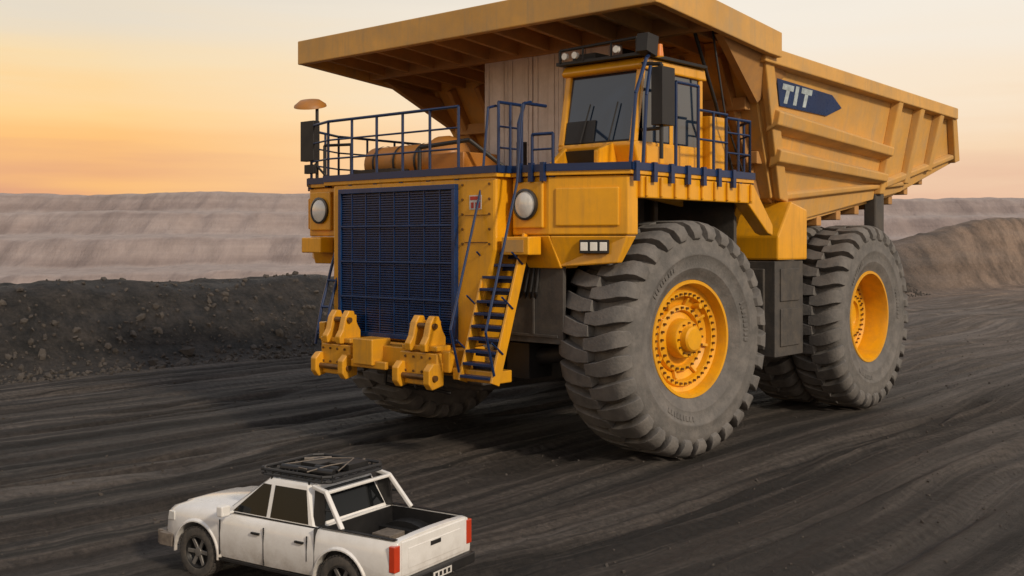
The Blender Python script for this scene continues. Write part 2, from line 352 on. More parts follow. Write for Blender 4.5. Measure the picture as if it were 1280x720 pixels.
# --- decks and fenders
ZD=4.85
deck=[(2.32,-2.2),(2.32,2.3),(2.0,2.35),(2.0,3.1),(1.5,4.42),(-2.4,4.42),(-3.2,3.6),(-3.2,-3.6),(-2.4,-4.42),(0.2,-4.42),(1.45,-3.80),(2.0,-3.1),(2.0,-2.25)]
p=Part(); p.pxy(deck,ZD-0.14,ZD-0.05); p.done("deck",YEL,T,bevel=0.01)
p=Part()
for i in range(len(deck)):
    a=deck[i]; b=deck[(i+1)%len(deck)]
    p.beam((a[0],a[1],ZD-0.01),(b[0],b[1],ZD-0.01),0.05,0.12)
p.done("deck_edge_trim",NAVY,T)
for s in (1,-1):
    cx,cy=(1.48,4.34) if s>0 else (1.42,3.74)
    p=Part()
    p.pxy([(1.95,s*2.32),(1.95,s*3.1),(cx,s*cy),(cx-.28,s*cy),(1.2,s*3.1),(1.0,s*2.32)][::s],3.75,4.70)
    p.hexa([(1.3,s*2.5,3.2),(1.75,s*2.5,3.2),(1.75,s*3.2,3.2),(1.3,s*3.2,3.2),(1.0,s*2.32,3.74),(1.95,s*2.32,3.74),(1.95,s*3.1,3.74),(1.0,s*3.1,3.74)])
    p.hexa([(1.58,s*3.12,3.22),(1.75,s*3.12,3.22),(cx+.08,s*(cy-.14),3.3),(cx-.04,s*(cy-.14),3.3),(1.5,s*3.11,3.735),(1.94,s*3.11,3.735),(cx-.01,s*(cy-.01),3.735),(cx-.26,s*(cy-.01),3.735)])
    ys=sorted((s*2.36,s*2.95)); p.box(1.95,2.28,ys[0],ys[1],3.42,3.72)
    ys=sorted((s*2.38,s*3.02)); p.box(1.95,2.02,ys[0],ys[1],3.86,4.62)
    d=Vector((cx-1.95,s*(cy-3.1),0)); DL=d.length; d.normalize(); n_=Vector((abs(d.y),s*abs(d.x),0)).normalized()
    b0=Vector((1.95,s*3.1,0))
    p.beam(b0+d*0.12+n_*0.012+Vector((0,0,4.2)),b0+d*(DL-.14)+n_*0.012+Vector((0,0,4.2)),0.05,0.62)
    ys=sorted((s*4.25,s*4.40)); xe=1.2 if s>0 else 0.15; p.box(-2.4,xe,ys[0],ys[1],4.34,4.70)
    for i in range(9 if s>0 else 6):
        xx=-2.3+i*0.42; ys=sorted((s*4.40,s*4.45)); p.box(xx,xx+0.05,ys[0],ys[1],4.36,4.69)
    p.prism(*[[(-2.15,yy,4.70),(-2.45,yy,4.70),(-3.2,yy,3.95),(-3.2,yy,3.75),(-3.0,yy,3.8),(-2.15,yy,4.4)] for yy in (s*4.1,s*4.38)])
    p.beam((-2.3,s*4.2,4.45),(-3.2,s*3.3,3.2),0.12,0.12)
    p.prism(*[[(1.2,yy,4.70),(-2.1,yy,4.70),(-2.1,yy,4.30),(-0.9,yy,4.42),(0.6,yy,4.42),(1.2,yy,3.9)] for yy in (s*3.0,s*3.09)])
    p.done("front_fender",YEL,T,bevel=0.022)
    p=Part(); p.prism(*[[(xe-.05,yy,4.69),(-2.3,yy,4.69),(-2.3,yy,4.5),(xe-.05,yy,4.5)] for yy in (s*3.12,s*4.24)]); p.done("wheel_arch_liner",BLACK,T)
    for nm,m,prof in (("headlight_ring",CHR,[(0.255,0.0),(0.26,0.05),(0.225,0.06),(0.22,0.03)]),("headlight_lens",LAMP,[(0.222,0.035),(0.18,0.06),(0.0,0.075)])):
        q=Part(); q.lathe(prof,32)
        bmesh.ops.rotate(q.bm,verts=q.bm.verts,cent=(0,0,0),matrix=Matrix.Rotation(rad(-90),3,'Z'))
        bmesh.ops.translate(q.bm,verts=q.bm.verts,vec=(2.02,s*2.68,4.25)); q.done(nm,m,T,smooth=40)
    c0=b0+d*(DL*.58)+Vector((0,0,3.56)); hw_=.24 if s>0 else .16
    q=Part(); q.beam(c0-d*hw_-n_*0.03,c0+d*hw_-n_*0.03,0.12,0.22); q.done("lamp_cluster_housing",BLACK,T,bevel=0.01)
    q=Part()
    for k in ((-0.16,0.0,0.16) if s>0 else (-.08,.08)): q.beam(c0+d*(k-0.06)+n_*0.035,c0+d*(k+0.06)+n_*0.035,0.02,0.14)
    q.done("lamp_cluster_lens",LAMP,T,bevel=0.008)
p=Part(); p.box(2.285,2.292,2.45,2.85,3.47,3.67); p.done("fender_plate",TAN,T)

# --- railings
def rail(pts,h=1.1,z=ZD,sp=0.75,name="railing",mids=(0.38,0.74)):
    p=Part()
    for a,b in zip(pts[:-1],pts[1:]):
        a=Vector((*a,z)); b=Vector((*b,z)); L=(b-a).length; n=max(1,round(L/sp))
        for i in range(n+1):
            q=a.lerp(b,i/n); p.tube(q,q+Vector((0,0,h)),0.026)
            p.box(q.x-0.05,q.x+0.05,q.y-0.05,q.y+0.05,z-0.16,z+0.06)
        p.tube(a+Vector((0,0,h)),b+Vector((0,0,h)),0.028)
        for m in mids: p.tube(a+Vector((0,0,m)),b+Vector((0,0,m)),0.018)
    return p.done(name,NAVY,T,smooth=40)
rail([(2.25,1.35),(2.25,-2.15),(1.95,-3.05),(1.40,-3.76),(.18,-4.36),(-2.3,-4.36)],name="deck_railing")
rail([(1.95,2.0),(1.35,2.0)],name="stair_gate_railing",h=1.15,sp=0.3)
rail([(1.95,2.75),(1.9,3.15)],name="cab_front_railing",h=0.55,sp=0.4,mids=(.3,))
rail([(-1.5,4.36),(-2.35,4.36),(-2.9,3.8)],name="side_railing",h=1.0,sp=0.4)
p=Part()
p.path([(1.95,2.45,ZD),(1.95,2.45,5.6),(1.85,2.5,5.95),(1.3,2.5,5.95)],0.028)
p.path([(1.45,4.36,ZD),(1.3,4.36,6.0),(1.0,4.36,6.6),(0.7,4.2,6.7)],0.03)
p.path([(1.1,4.36,ZD),(1.0,4.36,6.0),(0.8,4.3,6.5)],0.03)
p.path([(0.2,4.4,ZD),(0.2,4.4,6.3)],0.03).path([(-0.5,4.4,ZD),(-0.5,4.4,6.3)],0.03).path([(0.2,4.4,6.3),(-0.5,4.4,6.3)],0.03)
p.path([(-.5,4.4,5.9),(-1.5,4.38,5.9)],.025).path([(-.5,4.4,5.4),(-1.5,4.38,5.4)],.02).path([(-1.0,4.4,ZD),(-1.0,4.4,5.9)],.025)
for k in range(7): p.box(1.35-0.5*k,1.45-0.5*k,4.42,4.48,4.6,4.92)
for k in range(3): p.box(1.98,2.06,2.5+0.25*k,2.58+0.25*k,4.62,4.93)
p.done("grab_rails",NAVY,T,smooth=40)

# --- cab
cy0,cy1=2.35,3.98; zb,zt=ZD-0.04,6.72
p=Part()
p.pxz([(-1.35,zb),(0.62,zb),(0.80,5.25),(0.78,5.32),(-1.35,5.32)],cy0,cy1)
def post(x0,x1,y,w=0.12): p.beam((x0,y,5.28),(x1,y,zt-0.12),w,0.12,up=(1,0,0))
post(0.74,0.50,cy0+0.06);post(0.74,0.50,cy1-0.06)
post(-0.35,-0.35,cy1-0.06,0.09);post(-1.28,-1.28,cy1-0.06,0.13);post(-1.28,-1.28,cy0+0.06,0.13)
p.box(-1.35,-1.22,cy0,cy1,5.3,6.62)
p.pxz([(-1.42,6.52),(0.60,6.52),(0.66,6.58),(0.55,6.72),(-1.35,6.72)],cy0-0.04,cy1+0.04)
p.done("cab_shell",YEL,T,bevel=0.03)
p=Part()
p.hexa([(0.70,cy0+0.12,5.30),(0.745,cy0+0.12,5.30),(0.745,cy1-0.12,5.30),(0.70,cy1-0.12,5.30),(0.46,cy0+0.12,6.55),(0.50,cy0+0.12,6.55),(0.50,cy1-0.12,6.55),(0.46,cy1-0.12,6.55)])
p.box(-0.30,0.52,cy1-0.06,cy1-0.03,5.32,6.55); p.box(-1.2,-0.41,cy1-0.06,cy1-0.03,5.32,6.55)
p.box(-1.2,0.5,cy0+0.03,cy0+0.06,5.32,6.55)
p.done("cab_glass",GLASS,T)
p=Part()
p.box(-1.3,0.72,cy0-0.1,cy1+0.12,6.725,6.78)
p.box(0.1,0.5,cy0+0.1,cy0+0.6,6.785,6.92); p.tube((-.2,cy0+0.9,6.84),(0.1,cy1-0.3,6.86),0.09,12)
p.path([(0.72,cy0,6.76),(0.72,cy0,6.98),(0.72,cy1,7.02),(0.72,cy1,6.76)],0.028)
p.path([(0.72,cy0+.5,6.76),(0.72,cy0+.5,6.98)],0.02).path([(0.72,cy0+1.1,6.76),(0.72,cy0+1.1,7.0)],0.02)
p.box(0.35,0.72,cy1+0.28,cy1+0.50,5.55,6.5)
p.pxz([(0.6,6.68),(0.9,6.75),(0.86,7.05),(0.55,7.02)],cy1+0.1,cy1+0.32)
p.path([(0.6,cy1,6.6),(0.6,cy1+0.4,6.55),(0.6,cy1+0.4,5.0)],0.035)
p.path([(0.6,cy1,5.5),(0.6,cy1+0.4,5.5)],0.03)
p.path([(0.80,cy0+0.5,5.33),(0.66,cy0+0.62,6.0)],0.014).path([(0.80,cy0+1.1,5.33),(0.66,cy0+1.2,6.0)],0.014)
p.pxz([(0.66,zb+0.03),(0.70,zb+0.03),(0.83,5.20),(0.79,5.20)],cy0+0.12,cy1-0.55)
p.pxz([(0.74,5.33),(0.77,5.33),(0.70,5.72),(0.67,5.72)],cy0+0.14,cy0+0.75)
p.box(.72,.755,cy0+.12,cy1-.12,5.315,5.35)
p.done("cab_black_trim",BLACK,T,bevel=0.012)
p=Part()
for yy in (2.5,2.72,3.6): p.tube((0.74,yy,6.86),(0.80,yy,6.86),0.06,12)
p.done("cab_work_lamps",LAMP,T)
p=Part(); p.tube((0.4,cy1+0.22,6.72),(0.4,cy1+0.22,6.92),0.08,14,0.06); p.done("beacon_lamp",AMB,T,smooth=40)
p=Part()
p.box(-0.3,0.5,cy1,cy1+0.05,4.95,5.25); p.box(-1.9,-1.4,3.2,4.1,4.85,5.9)
p.pxz([(0.62,4.85),(1.2,4.85),(1.2,4.95),(0.75,5.3)],cy0+0.1,cy0+0.2)
p.pxz([(0.62,4.85),(1.25,4.85),(1.25,5.15),(0.8,5.3)],cy1-0.5,cy1-0.42)
p.done("cab_side_panels",YEL,T,bevel=0.02)

# --- grey panels
p=Part(); w=0.66
for i in range(5):
    y=-0.98+i*w; xo=0.015*(i%2)
    p.box(-1.2,-0.9+xo,y+0.010,y+w-0.010,ZD-0.04,7.42)
    p.box(-0.895+xo,-0.88+xo,y+0.10,y+0.14,ZD+.1,7.3); p.box(-0.895+xo,-0.88+xo,y+w-0.14,y+w-0.10,ZD+.1,7.3)
p.done("grey_shroud_panels",GREY,T,bevel=0.02)
p=Part(); p.box(-1.6,-1.0,-0.96,2.3,ZD,7.3); p.done("shroud_backing",BLACK,T)

# --- deck equipment
p=Part()
p.tube((0.7,-2.5,5.2),(0.7,-0.6,5.2),0.36,28); p.tube((-0.5,-2.7,5.3),(-0.5,-1.1,5.3),0.42,28)
p.lathe([(0.0,0.60),(0.25,0.56),(0.40,0.42),(0.48,0.2),(0.48,0.0)],28,c=(0.7,-0.6,5.2))
p.box(0.2,1.2,-0.45,0.45,4.8,5.3)
p.done("air_cleaners",ORG,T,bevel=0.02,smooth=40)
p=Part()
p.box(0.9,1.5,-2.4,-1.2,4.8,5.05); p.tube((0.2,1.0,4.85),(0.2,1.0,5.5),0.10,16)
for yy in (-2.2,-1.6,-1.0): p.lathe([(0.38,-0.03),(0.38,0.03)],28,c=(0.7,yy,5.2))
p.path([(1.5,-3.2,4.85),(1.5,-3.2,5.6),(1.3,-2.6,5.6),(1.3,-2.6,4.85)],0.03)
p.path([(1.5,-.4,4.85),(1.5,-.4,5.4),(1.2,.6,5.5),(.6,1.1,4.9)],0.04)
p.done("deck_equipment",BLACK,T,smooth=40)
p=Part()
p.path([(1.85,-3.0,4.85),(1.85,-3.0,6.35),(1.85,-3.12,6.45)],0.035)
p.path([(1.85,-3.0,5.9),(1.9,-3.2,5.9)],0.025)
p.box(1.86,2.02,-3.32,-2.9,5.25,6.05)
p.box(1.88,1.98,-3.25,-2.95,5.0,5.18)
p.path([(1.9,-3.0,5.2),(1.85,-2.8,5.0),(1.7,-2.7,4.85)],0.025)
p.done("mirror",BLACK,T,bevel=0.03)
p=Part()
p.lathe([(0.0,0.10),(0.2,0.09),(0.32,0.0),(0.33,-0.04),(0.0,-0.05)],24)
bmesh.ops.rotate(p.bm,verts=p.bm.verts,cent=(0,0,0),matrix=Matrix.Rotation(rad(80),3,'X'))
bmesh.ops.rotate(p.bm,verts=p.bm.verts,cent=(0,0,0),matrix=Matrix.Rotation(rad(14),3,'Y'))
bmesh.ops.translate(p.bm,verts=p.bm.verts,vec=(1.85,-3.22,6.40)); p.done("convex_mirror",ORG,T,smooth=50)

# --- dump body
ZL,ZH=4.05,7.25
def yo(z): return 3.72+(z-ZL)/(ZH-ZL)*0.62
side=[(-2.75,7.25),(-12.9,7.0),(-13.75,5.75),(-10.6,4.85),(-5.3,4.05),(-4.35,4.55)]
B=Part()
for s in (1,-1):
    B.prism([(x,s*(yo(z)-0.14),z) for x,z in side],[(x,s*yo(z),z) for x,z in side])
fl=[(-4.35,4.7),(-5.3,4.2),(-10.6,5.0),(-13.7,5.85),(-13.75,5.7),(-10.6,4.75),(-5.3,3.98),(-4.3,4.5)]
B.pxz(fl,-3.68,3.68)
B.prism([(-2.7,-4.2,7.45),(-2.55,-4.2,7.45),(-4.25,-3.78,4.5),(-4.42,-3.78,4.6)],[(-2.7,4.2,7.45),(-2.55,4.2,7.45),(-4.25,3.78,4.5),(-4.42,3.78,4.6)])
B.done("dump_body_shell",TAN,T,bevel=0.02)
B=Part()
for yy in np.linspace(-3.6,3.6,9):
    B.beam((-2.55,yy,7.2),(-4.2,yy*0.97,4.5),0.14,0.22,up=(1,0,0.5))
B.beam((-3.1,-3.9,6.3),(-3.1,3.9,6.3),0.2,0.25); B.beam((-3.75,-3.8,5.3),(-3.75,3.8,5.3),0.2,0.25)
for xx in np.linspace(-5.6,-12.4,8):
    z=np.interp(-xx,[5.3,10.6,13.75],[3.98,4.75,5.7])
    B.beam((xx,-3.7,z-0.08),(xx,3.7,z-0.08),0.22,0.2)
for yy in (-1.5,1.5): B.beam((-5.3,yy,3.9),(-10.6,yy,4.65),0.35,0.35)
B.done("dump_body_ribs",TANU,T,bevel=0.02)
def rib(p,s,x0,z0,x1,z1,h,pr):
    A=[];C=[]
    for (x,z,L) in ((x0,z0,A),(x1,z1,C)):
        hh=h if L is A else h*0.75
        for dz,dy in ((-hh/2,0.0),(-hh/4,pr),(hh/4,pr),(hh/2,0.0)):
            L.append((x,s*(yo(z+dz)+dy-0.004),z+dz))
    p.prism(A,C)
B=Part()
for s in (1,-1):
    B.prism([(-2.7,s*4.25,6.98),(-2.7,s*4.5,7.0),(-2.7,s*4.5,7.3),(-2.7,s*4.2,7.34)],[(-12.9,s*4.22,6.76),(-12.9,s*4.48,6.78),(-12.9,s*4.48,7.06),(-12.9,s*4.18,7.1)])
    rib(B,s,-3.5,6.02,-9.2,5.72,0.50,0.26)
    rib(B,s,-3.85,5.32,-9.2,5.12,0.44,0.24)
    rib(B,s,-4.6,4.55,-10.6,5.05,0.22,0.10)
    B.prism([(-2.7,s*(yo(7.2)-0.02),7.2),(-3.05,s*(yo(7.2)-0.02),7.2),(-4.75,s*(yo(4.45)-0.02),4.42),(-4.35,s*(yo(4.5)-0.02),4.5)],[(-2.7,s*(yo(7.2)+0.14),7.2),(-3.05,s*(yo(7.2)+0.14),7.2),(-4.75,s*(yo(4.45)+0.12),4.42),(-4.35,s*(yo(4.5)+0.12),4.5)])
    for xx,zl in ((-9.25,4.75),(-10.6,5.05),(-11.9,5.42)):
        B.hexa([(xx-0.16,s*(yo(zl)-0.01),zl),(xx+0.16,s*(yo(zl)-0.01),zl),(xx+0.12,s*(yo(zl)+0.14),zl),(xx-0.12,s*(yo(zl)+0.14),zl),
                (xx-0.16,s*(yo(6.9)-0.01),6.9),(xx+0.16,s*(yo(6.9)-0.01),6.9),(xx+0.12,s*(yo(6.9)+0.20),6.9),(xx-0.12,s*(yo(6.9)+0.20),6.9)])
    B.hexa([(-13.45,s*(yo(5.75)-0.01),5.7),(-13.8,s*(yo(5.75)-0.01),5.78),(-13.8,s*(yo(5.75)+0.16),5.78),(-13.45,s*(yo(5.75)+0.16),5.7),
            (-12.65,s*(yo(6.85)-0.01),6.85),(-12.95,s*(yo(6.85)-0.01),6.9),(-12.95,s*(yo(6.85)+0.17),6.9),(-12.65,s*(yo(6.85)+0.17),6.85)])
    rib(B,s,-9.4,4.98,-13.5,5.88,0.28,0.14)
B.done("dump_body_side_ribs",TAN,T,bevel=0.025)
B=Part()
B.pxz([(1.08,7.95),(1.08,7.82),(-3.1,7.42),(-3.1,7.56)],-4.6,4.6)
B.pxz([(1.10,7.96),(1.10,7.45),(0.95,7.45),(0.9,7.80),(0.9,7.94)],-4.62,4.62)
for s in (1,-1):
    ys=sorted((s*4.48,s*4.625)); B.pxz([(1.0,7.955),(1.0,7.45),(-2.6,7.12),(-3.1,7.1),(-3.1,7.57)],*ys)
B.box(-3.12,-2.6,-4.47,4.47,7.3,7.42)
B.done("canopy",TAN,T,bevel=0.02)
B=Part()
for yy in np.linspace(-4.0,4.0,11):
    B.pxz([(0.94,7.82),(0.94,7.52),(-2.6,7.2),(-2.6,7.46)],yy-0.05,yy+0.05)
B.box(-0.95,-0.8,-4.45,4.45,7.32,7.64)
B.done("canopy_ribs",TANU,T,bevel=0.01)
B=Part()
for s in (1,-1):
    B.prism([(-1.2,s*4.45,7.3),(-3.1,s*4.45,7.15),(-3.9,s*4.3,6.9),(-3.1,s*4.1,6.3)],[(-1.2,s*4.3,7.3),(-3.1,s*4.3,7.15),(-3.9,s*4.15,6.9),(-3.1,s*3.95,6.3)])
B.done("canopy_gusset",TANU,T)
def onside(x,z,d): return (x,yo(z)+d,z)
B=Part(); pts=[(-3.55,6.80),(-6.0,6.72),(-6.55,6.5),(-5.9,6.28),(-3.85,6.30)]
B.prism([onside(x,z,0.0) for x,z in pts],[onside(x,z,0.03) for x,z in pts]); B.done("logo_plate",NAVYG,T)
B=Part()
def bar(x0,z0,x1,z1,x2,z2,x3,z3):
    q=[(x0,z0),(x1,z1),(x2,z2),(x3,z3)]; B.prism([onside(x,z,0.03) for x,z in q],[onside(x,z,0.036) for x,z in q])
for x,k7 in ((-3.82,1),(-4.36,0),(-4.62,1)):
    if k7:
        bar(x,6.73,x-0.46,6.72,x-0.46,6.61,x,6.62); bar(x-0.17,6.62,x-0.31,6.62,x-0.29,6.36,x-0.15,6.36)
    else: bar(x,6.73,x-.14,6.73,x-.14,6.36,x,6.36)
B.done("logo_lettering",LOGOG,T)
p=Part()
for k in range(4):
    p.path([(1.7,2.4+0.1*k,3.3),(1.75,2.3+0.12*k,2.8),(1.4,2.1+0.1*k,2.3),(0.8,2.0,2.1+0.1*k)],0.03)
    p.path([(2.4,-0.3+0.4*k,1.5),(2.45,-0.3+0.4*k,1.1),(2.1,-0.2+0.4*k,1.0)],0.03)
p.path([(-1.3,4.2,7.4),(-1.6,4.3,5.8),(-2.2,4.3,4.9)],0.02)
p.path([(-1.0,4.0,7.4),(-1.9,3.9,6.2),(-2.9,3.7,4.9)],0.035)
p.done("hoses",BLACK,T,smooth=50)

# ============================================================ PICKUP
PS=0.70
fd=Vector((-0.845,0.535,0)).normalized()
prz=math.atan2(fd.y,fd.x)
PK=empty("pickup_truck",(0,0,0),prz,scale=PS)
nearrear=Vector((-1.12,10.26,-0.01))
lt=Vector((-fd.y,fd.x,0))
PK.location=nearrear+fd*2.4*PS-lt*0.93*PS
def cut(o,cutters):
    for c in cutters:
        m=o.modifiers.new("b",'BOOLEAN'); m.operation='DIFFERENCE'; m.object=c; m.solver='EXACT'
    bpy.context.view_layer.update()
    dg=bpy.context.evaluated_depsgraph_get(); me=bpy.data.meshes.new_from_object(o.evaluated_get(dg))
    o.modifiers.clear(); o.data=me
    for c in cutters: bpy.data.objects.remove(c)
st=[(2.42,.52,.82,.50),(2.40,.48,.88,.66),(2.34,.44,.95,.78),(2.24,.42,1.01,.86),(2.05,.40,1.055,.91),(1.6,.38,1.095,.93),(1.15,.36,1.12,.93),(1.0,.36,1.11,.93),(0,.36,1.09,.935),(-.9,.37,1.10,.935),(-1.6,.40,1.11,.93),(-2.33,.44,1.12,.92),(-2.39,.47,1.11,.90)]
rings=[]
for x,zb_,zt_,w in st:
    hood=0.035 if x>0.9 else 0.0
    h=[(0,zb_),(.85*w,zb_),(w-.03,zb_+.05),(w-.005,zb_+.16),(w,zt_-.34),(w-.012,zt_-.22),(w-.03,zt_-.10-hood*.5),(w-.075,zt_-.02-hood),(w-.15,zt_+0.005-hood*.6),(w*.55,zt_+.012-hood*.4),(w*.50,zt_+.018),(0,zt_+.025)]
    rings.append([(x,y,z) for y,z in h]+[(x,-y,z) for y,z in h[-2:0:-1]])
body=Part().loft(rings).done("body",WHT,PK)
cs=[]
c=Part(); c.box(-2.29,-.98,-.80,.80,.64,2.0); cs.append(c.done("c",PBLK,PK))
for x in (1.5,-1.42):
    for s in (1,-1):
        c=Part(); c.tube((x,s*.55,.40),(x,s*1.2,.40),.475,36); cs.append(c.done("c",PBLK,PK))
cut(body,cs)
for pl in body.data.polygons: pl.use_smooth=True
body.data.set_sharp_from_angle(angle=rad(28))
bv=body.modifiers.new("bev",'BEVEL'); bv.width=0.012; bv.segments=2; bv.limit_method='ANGLE'; bv.angle_limit=rad(40)
p=Part(); p.box(-2.285,-.985,-.795,.795,.645,.66); p.box(-2.288,-2.275,-.79,.79,.66,1.09); p.box(-1.0,-.985,-.79,.79,.66,1.10)
for s in (1,-1):
    ys=sorted((s*.785,s*.797)); p.box(-2.27,-1.0,ys[0],ys[1],.66,1.10)
    ys=sorted((s*.55,s*.783))
    arc=[(-1.42+.52*math.cos(t),.66+.30*math.sin(t)) for t in np.linspace(0,math.pi,13)]
    p.pxz(arc,ys[0],ys[1])
for i in range(9): p.box(-2.27,-1.0,-.5+i*.125-.02,-.5+i*.125+.02,.66,.675)
for s in (1,-1):
    ys=sorted((s*.79,s*.86)); p.box(-2.36,-.96,ys[0]+.005,ys[1],1.122,1.138)
p.done("bed_liner",PBLK,PK,bevel=.005)
p=Part()
p.beam((-2.1,-.3,.75),(-1.2,.2,.78),.09,.12); p.box(-1.5,-1.15,-.5,-.1,.68,.85); p.tube((-1.9,.1,.72),(-1.6,.45,.74),.07,10)
p.path([(-2.2,.5,.70),(-1.8,-.1,.72),(-1.9,-.5,.72),(-1.3,-.6,.72)],.03)
p.done("bed_cargo",PDRT,PK,bevel=.02)
p=Part()
for x in (1.5,-1.42):
    for s in (1,-1):
        ys=sorted((s*.45,s*.56)); p.box(x-.5,x+.5,ys[0],ys[1],.3,.86)
p.box(-2.2,2.2,-.5,.5,.28,.42)
p.done("underbody",PBLK,PK)
bz=1.085; rz=1.63
def greenring(t):
    z=bz+(rz-bz)*t; xf=1.05+(0.30-1.05)*t; xr=-.93+(-.70+.93)*t; w=.835+(.70-.835)*t
    c=0.10
    return [(xf,w-c*1.6,z),(xf-c,w-.02,z),(xf-c*2.0,w,z),(xr+c,w,z),(xr,w-c,z),(xr,-w+c,z),(xr+c,-w,z),(xf-c*2.0,-w,z),(xf-c,-w+.02,z),(xf,-w+c*1.6,z)]
R=[greenring(t) for t in (-.05,0,.5,1.0)]
top=[(x*.97-.003,y*.95,rz+.035) for x,y,z in greenring(1.0)]; top2=[(x*.8,y*.75,rz+.06) for x,y,z in greenring(1.0)]
Part().loft(R+[top,top2]).done("cab",WHT,PK,smooth=30)
def side_pt(s,x,t,off=.006):
    z=bz+(rz-bz)*t; w=.835+(.70-.835)*t; return (x,s*(w+off),z)
p=Part()
for s in (1,-1):
    for poly in ([(.80,.06),(.10,.06),(.10,.90),(.26,.90)],[(.02,.06),(-.74,.06),(-.60,.90),(.02,.90)]):
        A=[side_pt(s,x,t,-.01) for x,t in poly]; Bq=[side_pt(s,x,t,.005) for x,t in poly]; p.prism(A,Bq)
def fx(t): return 1.05+(0.30-1.05)*t
def rx(t): return -.93+(-.70+.93)*t
def fr(fn,ts,ws,d0,d1):
    A=[];Bq=[]
    for t,w in zip(ts,ws):
        z=bz+(rz-bz)*t; A.append((fn(t)+d0,w,z)); Bq.append((fn(t)+d1,w,z))
    p.prism(A,Bq)
fr(fx,(.08,.08,.92,.92),(-.66,.66,.53,-.53),-.01,.008)
fr(rx,(.12,.12,.9,.9),(-.70,.70,.58,-.58),.01,-.008)
p.done("windows",PGL,PK)
p=Part()
def seam(x,z0,z1,w=.006):
    for s in (1,-1): p.box(x-w,x+w,*sorted((s*.92,s*.9385)),z0,z1)
seam(.98,.45,.98);seam(.06,.42,.98);seam(-.80,.62,.98)
for s in (1,-1):
    p.box(-.92,1.0,*sorted((s*.90,s*.937)),.365,.40)
    for x in (.22,-.66): p.box(x-.08,x+.08,*sorted((s*.925,s*.955)),.86,.89)
    p.box(-.95,-.94,*sorted((s*.6,s*.935)),.5,1.105)
    p.beam((1.0,s*.842,1.095),(-.92,s*.842,1.095),.012,.02)
p.done("door_seams_and_handles",PBLK,PK)
p=Part()
for s in (1,-1):
    ys=sorted((s*.95,s*1.13)); p.box(.72,.84,ys[0],ys[1],1.08,1.24); p.box(.75,.80,*sorted((s*.84,s*.96)),1.09,1.13)
p.done("side_mirrors",WHT,PK,bevel=.02)
p=Part()
for x in (1.5,-1.42):
    for s in (1,-1):
        pts=[(math.cos(t),math.sin(t)) for t in np.linspace(rad(-5),rad(185),20)]
        for (a,b) in zip(pts[:-1],pts[1:]):
            y0,y1=s*.90,s*.95
            p.hexa([(x+.47*a[0],y0,.4+.47*a[1]),(x+.53*a[0],y0,.4+.53*a[1]),(x+.49*a[0],y1,.4+.49*a[1]),(x+.47*a[0],y1,.4+.47*a[1]),
                    (x+.47*b[0],y0,.4+.47*b[1]),(x+.53*b[0],y0,.4+.53*b[1]),(x+.49*b[0],y1,.4+.49*b[1]),(x+.47*b[0],y1,.4+.47*b[1])])
p.done("fender_flares",WHT,PK)
p=Part(); p.box(2.385,2.425,-.46,.46,.64,.84); p.box(-2.52,-2.40,-.85,.85,.44,.60)
p.done("bumper_and_grille",PBLK,PK,bevel=.03)
p=Part(); p.box(2.33,2.50,-.84,.84,.38,.60)
for s in (1,-1): p.box(2.05,2.34,*sorted((s*.80,s*.94)),.40,.60)
for s in (1,-1): p.tube((2.50,s*.4,.5),(2.56,s*.4,.86),.02)
p.tube((2.56,-.4,.86),(2.56,.4,.86),.02)
p.done("front_bumper",PDRT,PK,bevel=.025)
p=Part()
for s in (1,-1):
    p.hexa([(2.22,s*.60,.78),(2.41,s*.52,.78),(2.22,s*.875,.80),(2.02,s*.915,.82),(2.20,s*.60,.93),(2.375,s*.53,.92),(2.20,s*.865,.945),(2.04,s*.90,.955)])
p.done("headlamps",LAMP,PK,bevel=.01)
p=Part()
for s in (1,-1): p.box(-2.405,-2.30,*sorted((s*.80,s*.925)),.70,1.06)
p.done("tail_lamps",RED,PK,bevel=.012)
p=Part(); p.box(-2.405,-2.38,-.76,.76,.62,1.09); p.done("tailgate",WHT,PK,bevel=.01)
p=Part(); p.box(-2.413,-2.403,-.62,.62,.70,.98); p.done("tailgate_panel",WHT,PK,bevel=.006)
p=Part(); p.box(-2.424,-2.41,-.12,.12,.90,.96); p.box(-2.535,-2.52,-.26,.26,.44,.58); p.done("tailgate_handle_and_plate",PBLK,PK,bevel=.004)
p=Part(); p.box(-2.540,-2.536,-.22,.22,.46,.56); p.done("licence_plate",STICK,PK)
p=Part()
for k in range(4): p.box(-2.543,-2.541,-.18+k*.1,-.12+k*.1,.48,.54)
p.done("licence_plate_characters",PBLK,PK)
p=Part()
for s in (1,-1):
    p.beam((-.72,s*.70,1.645),(-1.0,s*.72,1.59),.07,.06); p.beam((-.98,s*.72,1.60),(-1.36,s*.80,1.12),.07,.06)
p.beam((-1.0,-.72,1.59),(-1.0,.72,1.59),.07,.05)
p.done("sports_bar",WHT,PK,bevel=.015)
p=Part()
for s in (1,-1):
    p.prism([(-.80,s*.80,1.11),(-1.0,s*.80,1.11),(-.98,s*.73,1.57),(-.76,s*.71,1.59)],[(-.80,s*.76,1.11),(-1.0,s*.76,1.11),(-.98,s*.69,1.57),(-.76,s*.67,1.59)])
    p.tube((-1.02,s*.76,1.35),(-1.18,s*.77,1.35),.018)
p.done("sports_bar_braces",PBLK,PK)
p=Part()
z=rz+.15; X0,X1,W=.42,-.95,.66
def loop(z,r):
    q=[(X0,-W+.15,z),(X0,W-.15,z),(X0-.12,W,z),(X1+.1,W,z),(X1,W-.1,z),(X1,-W+.1,z),(X1+.1,-W,z),(X0-.12,-W,z),(X0,-W+.15,z)]
    p.path(q,r,6)
loop(z,.024); loop(z-.075,.022)
for x in np.linspace(X1+.06,X0-.06,12): p.tube((x,-W,z-.07),(x,W,z-.07),.016,6)
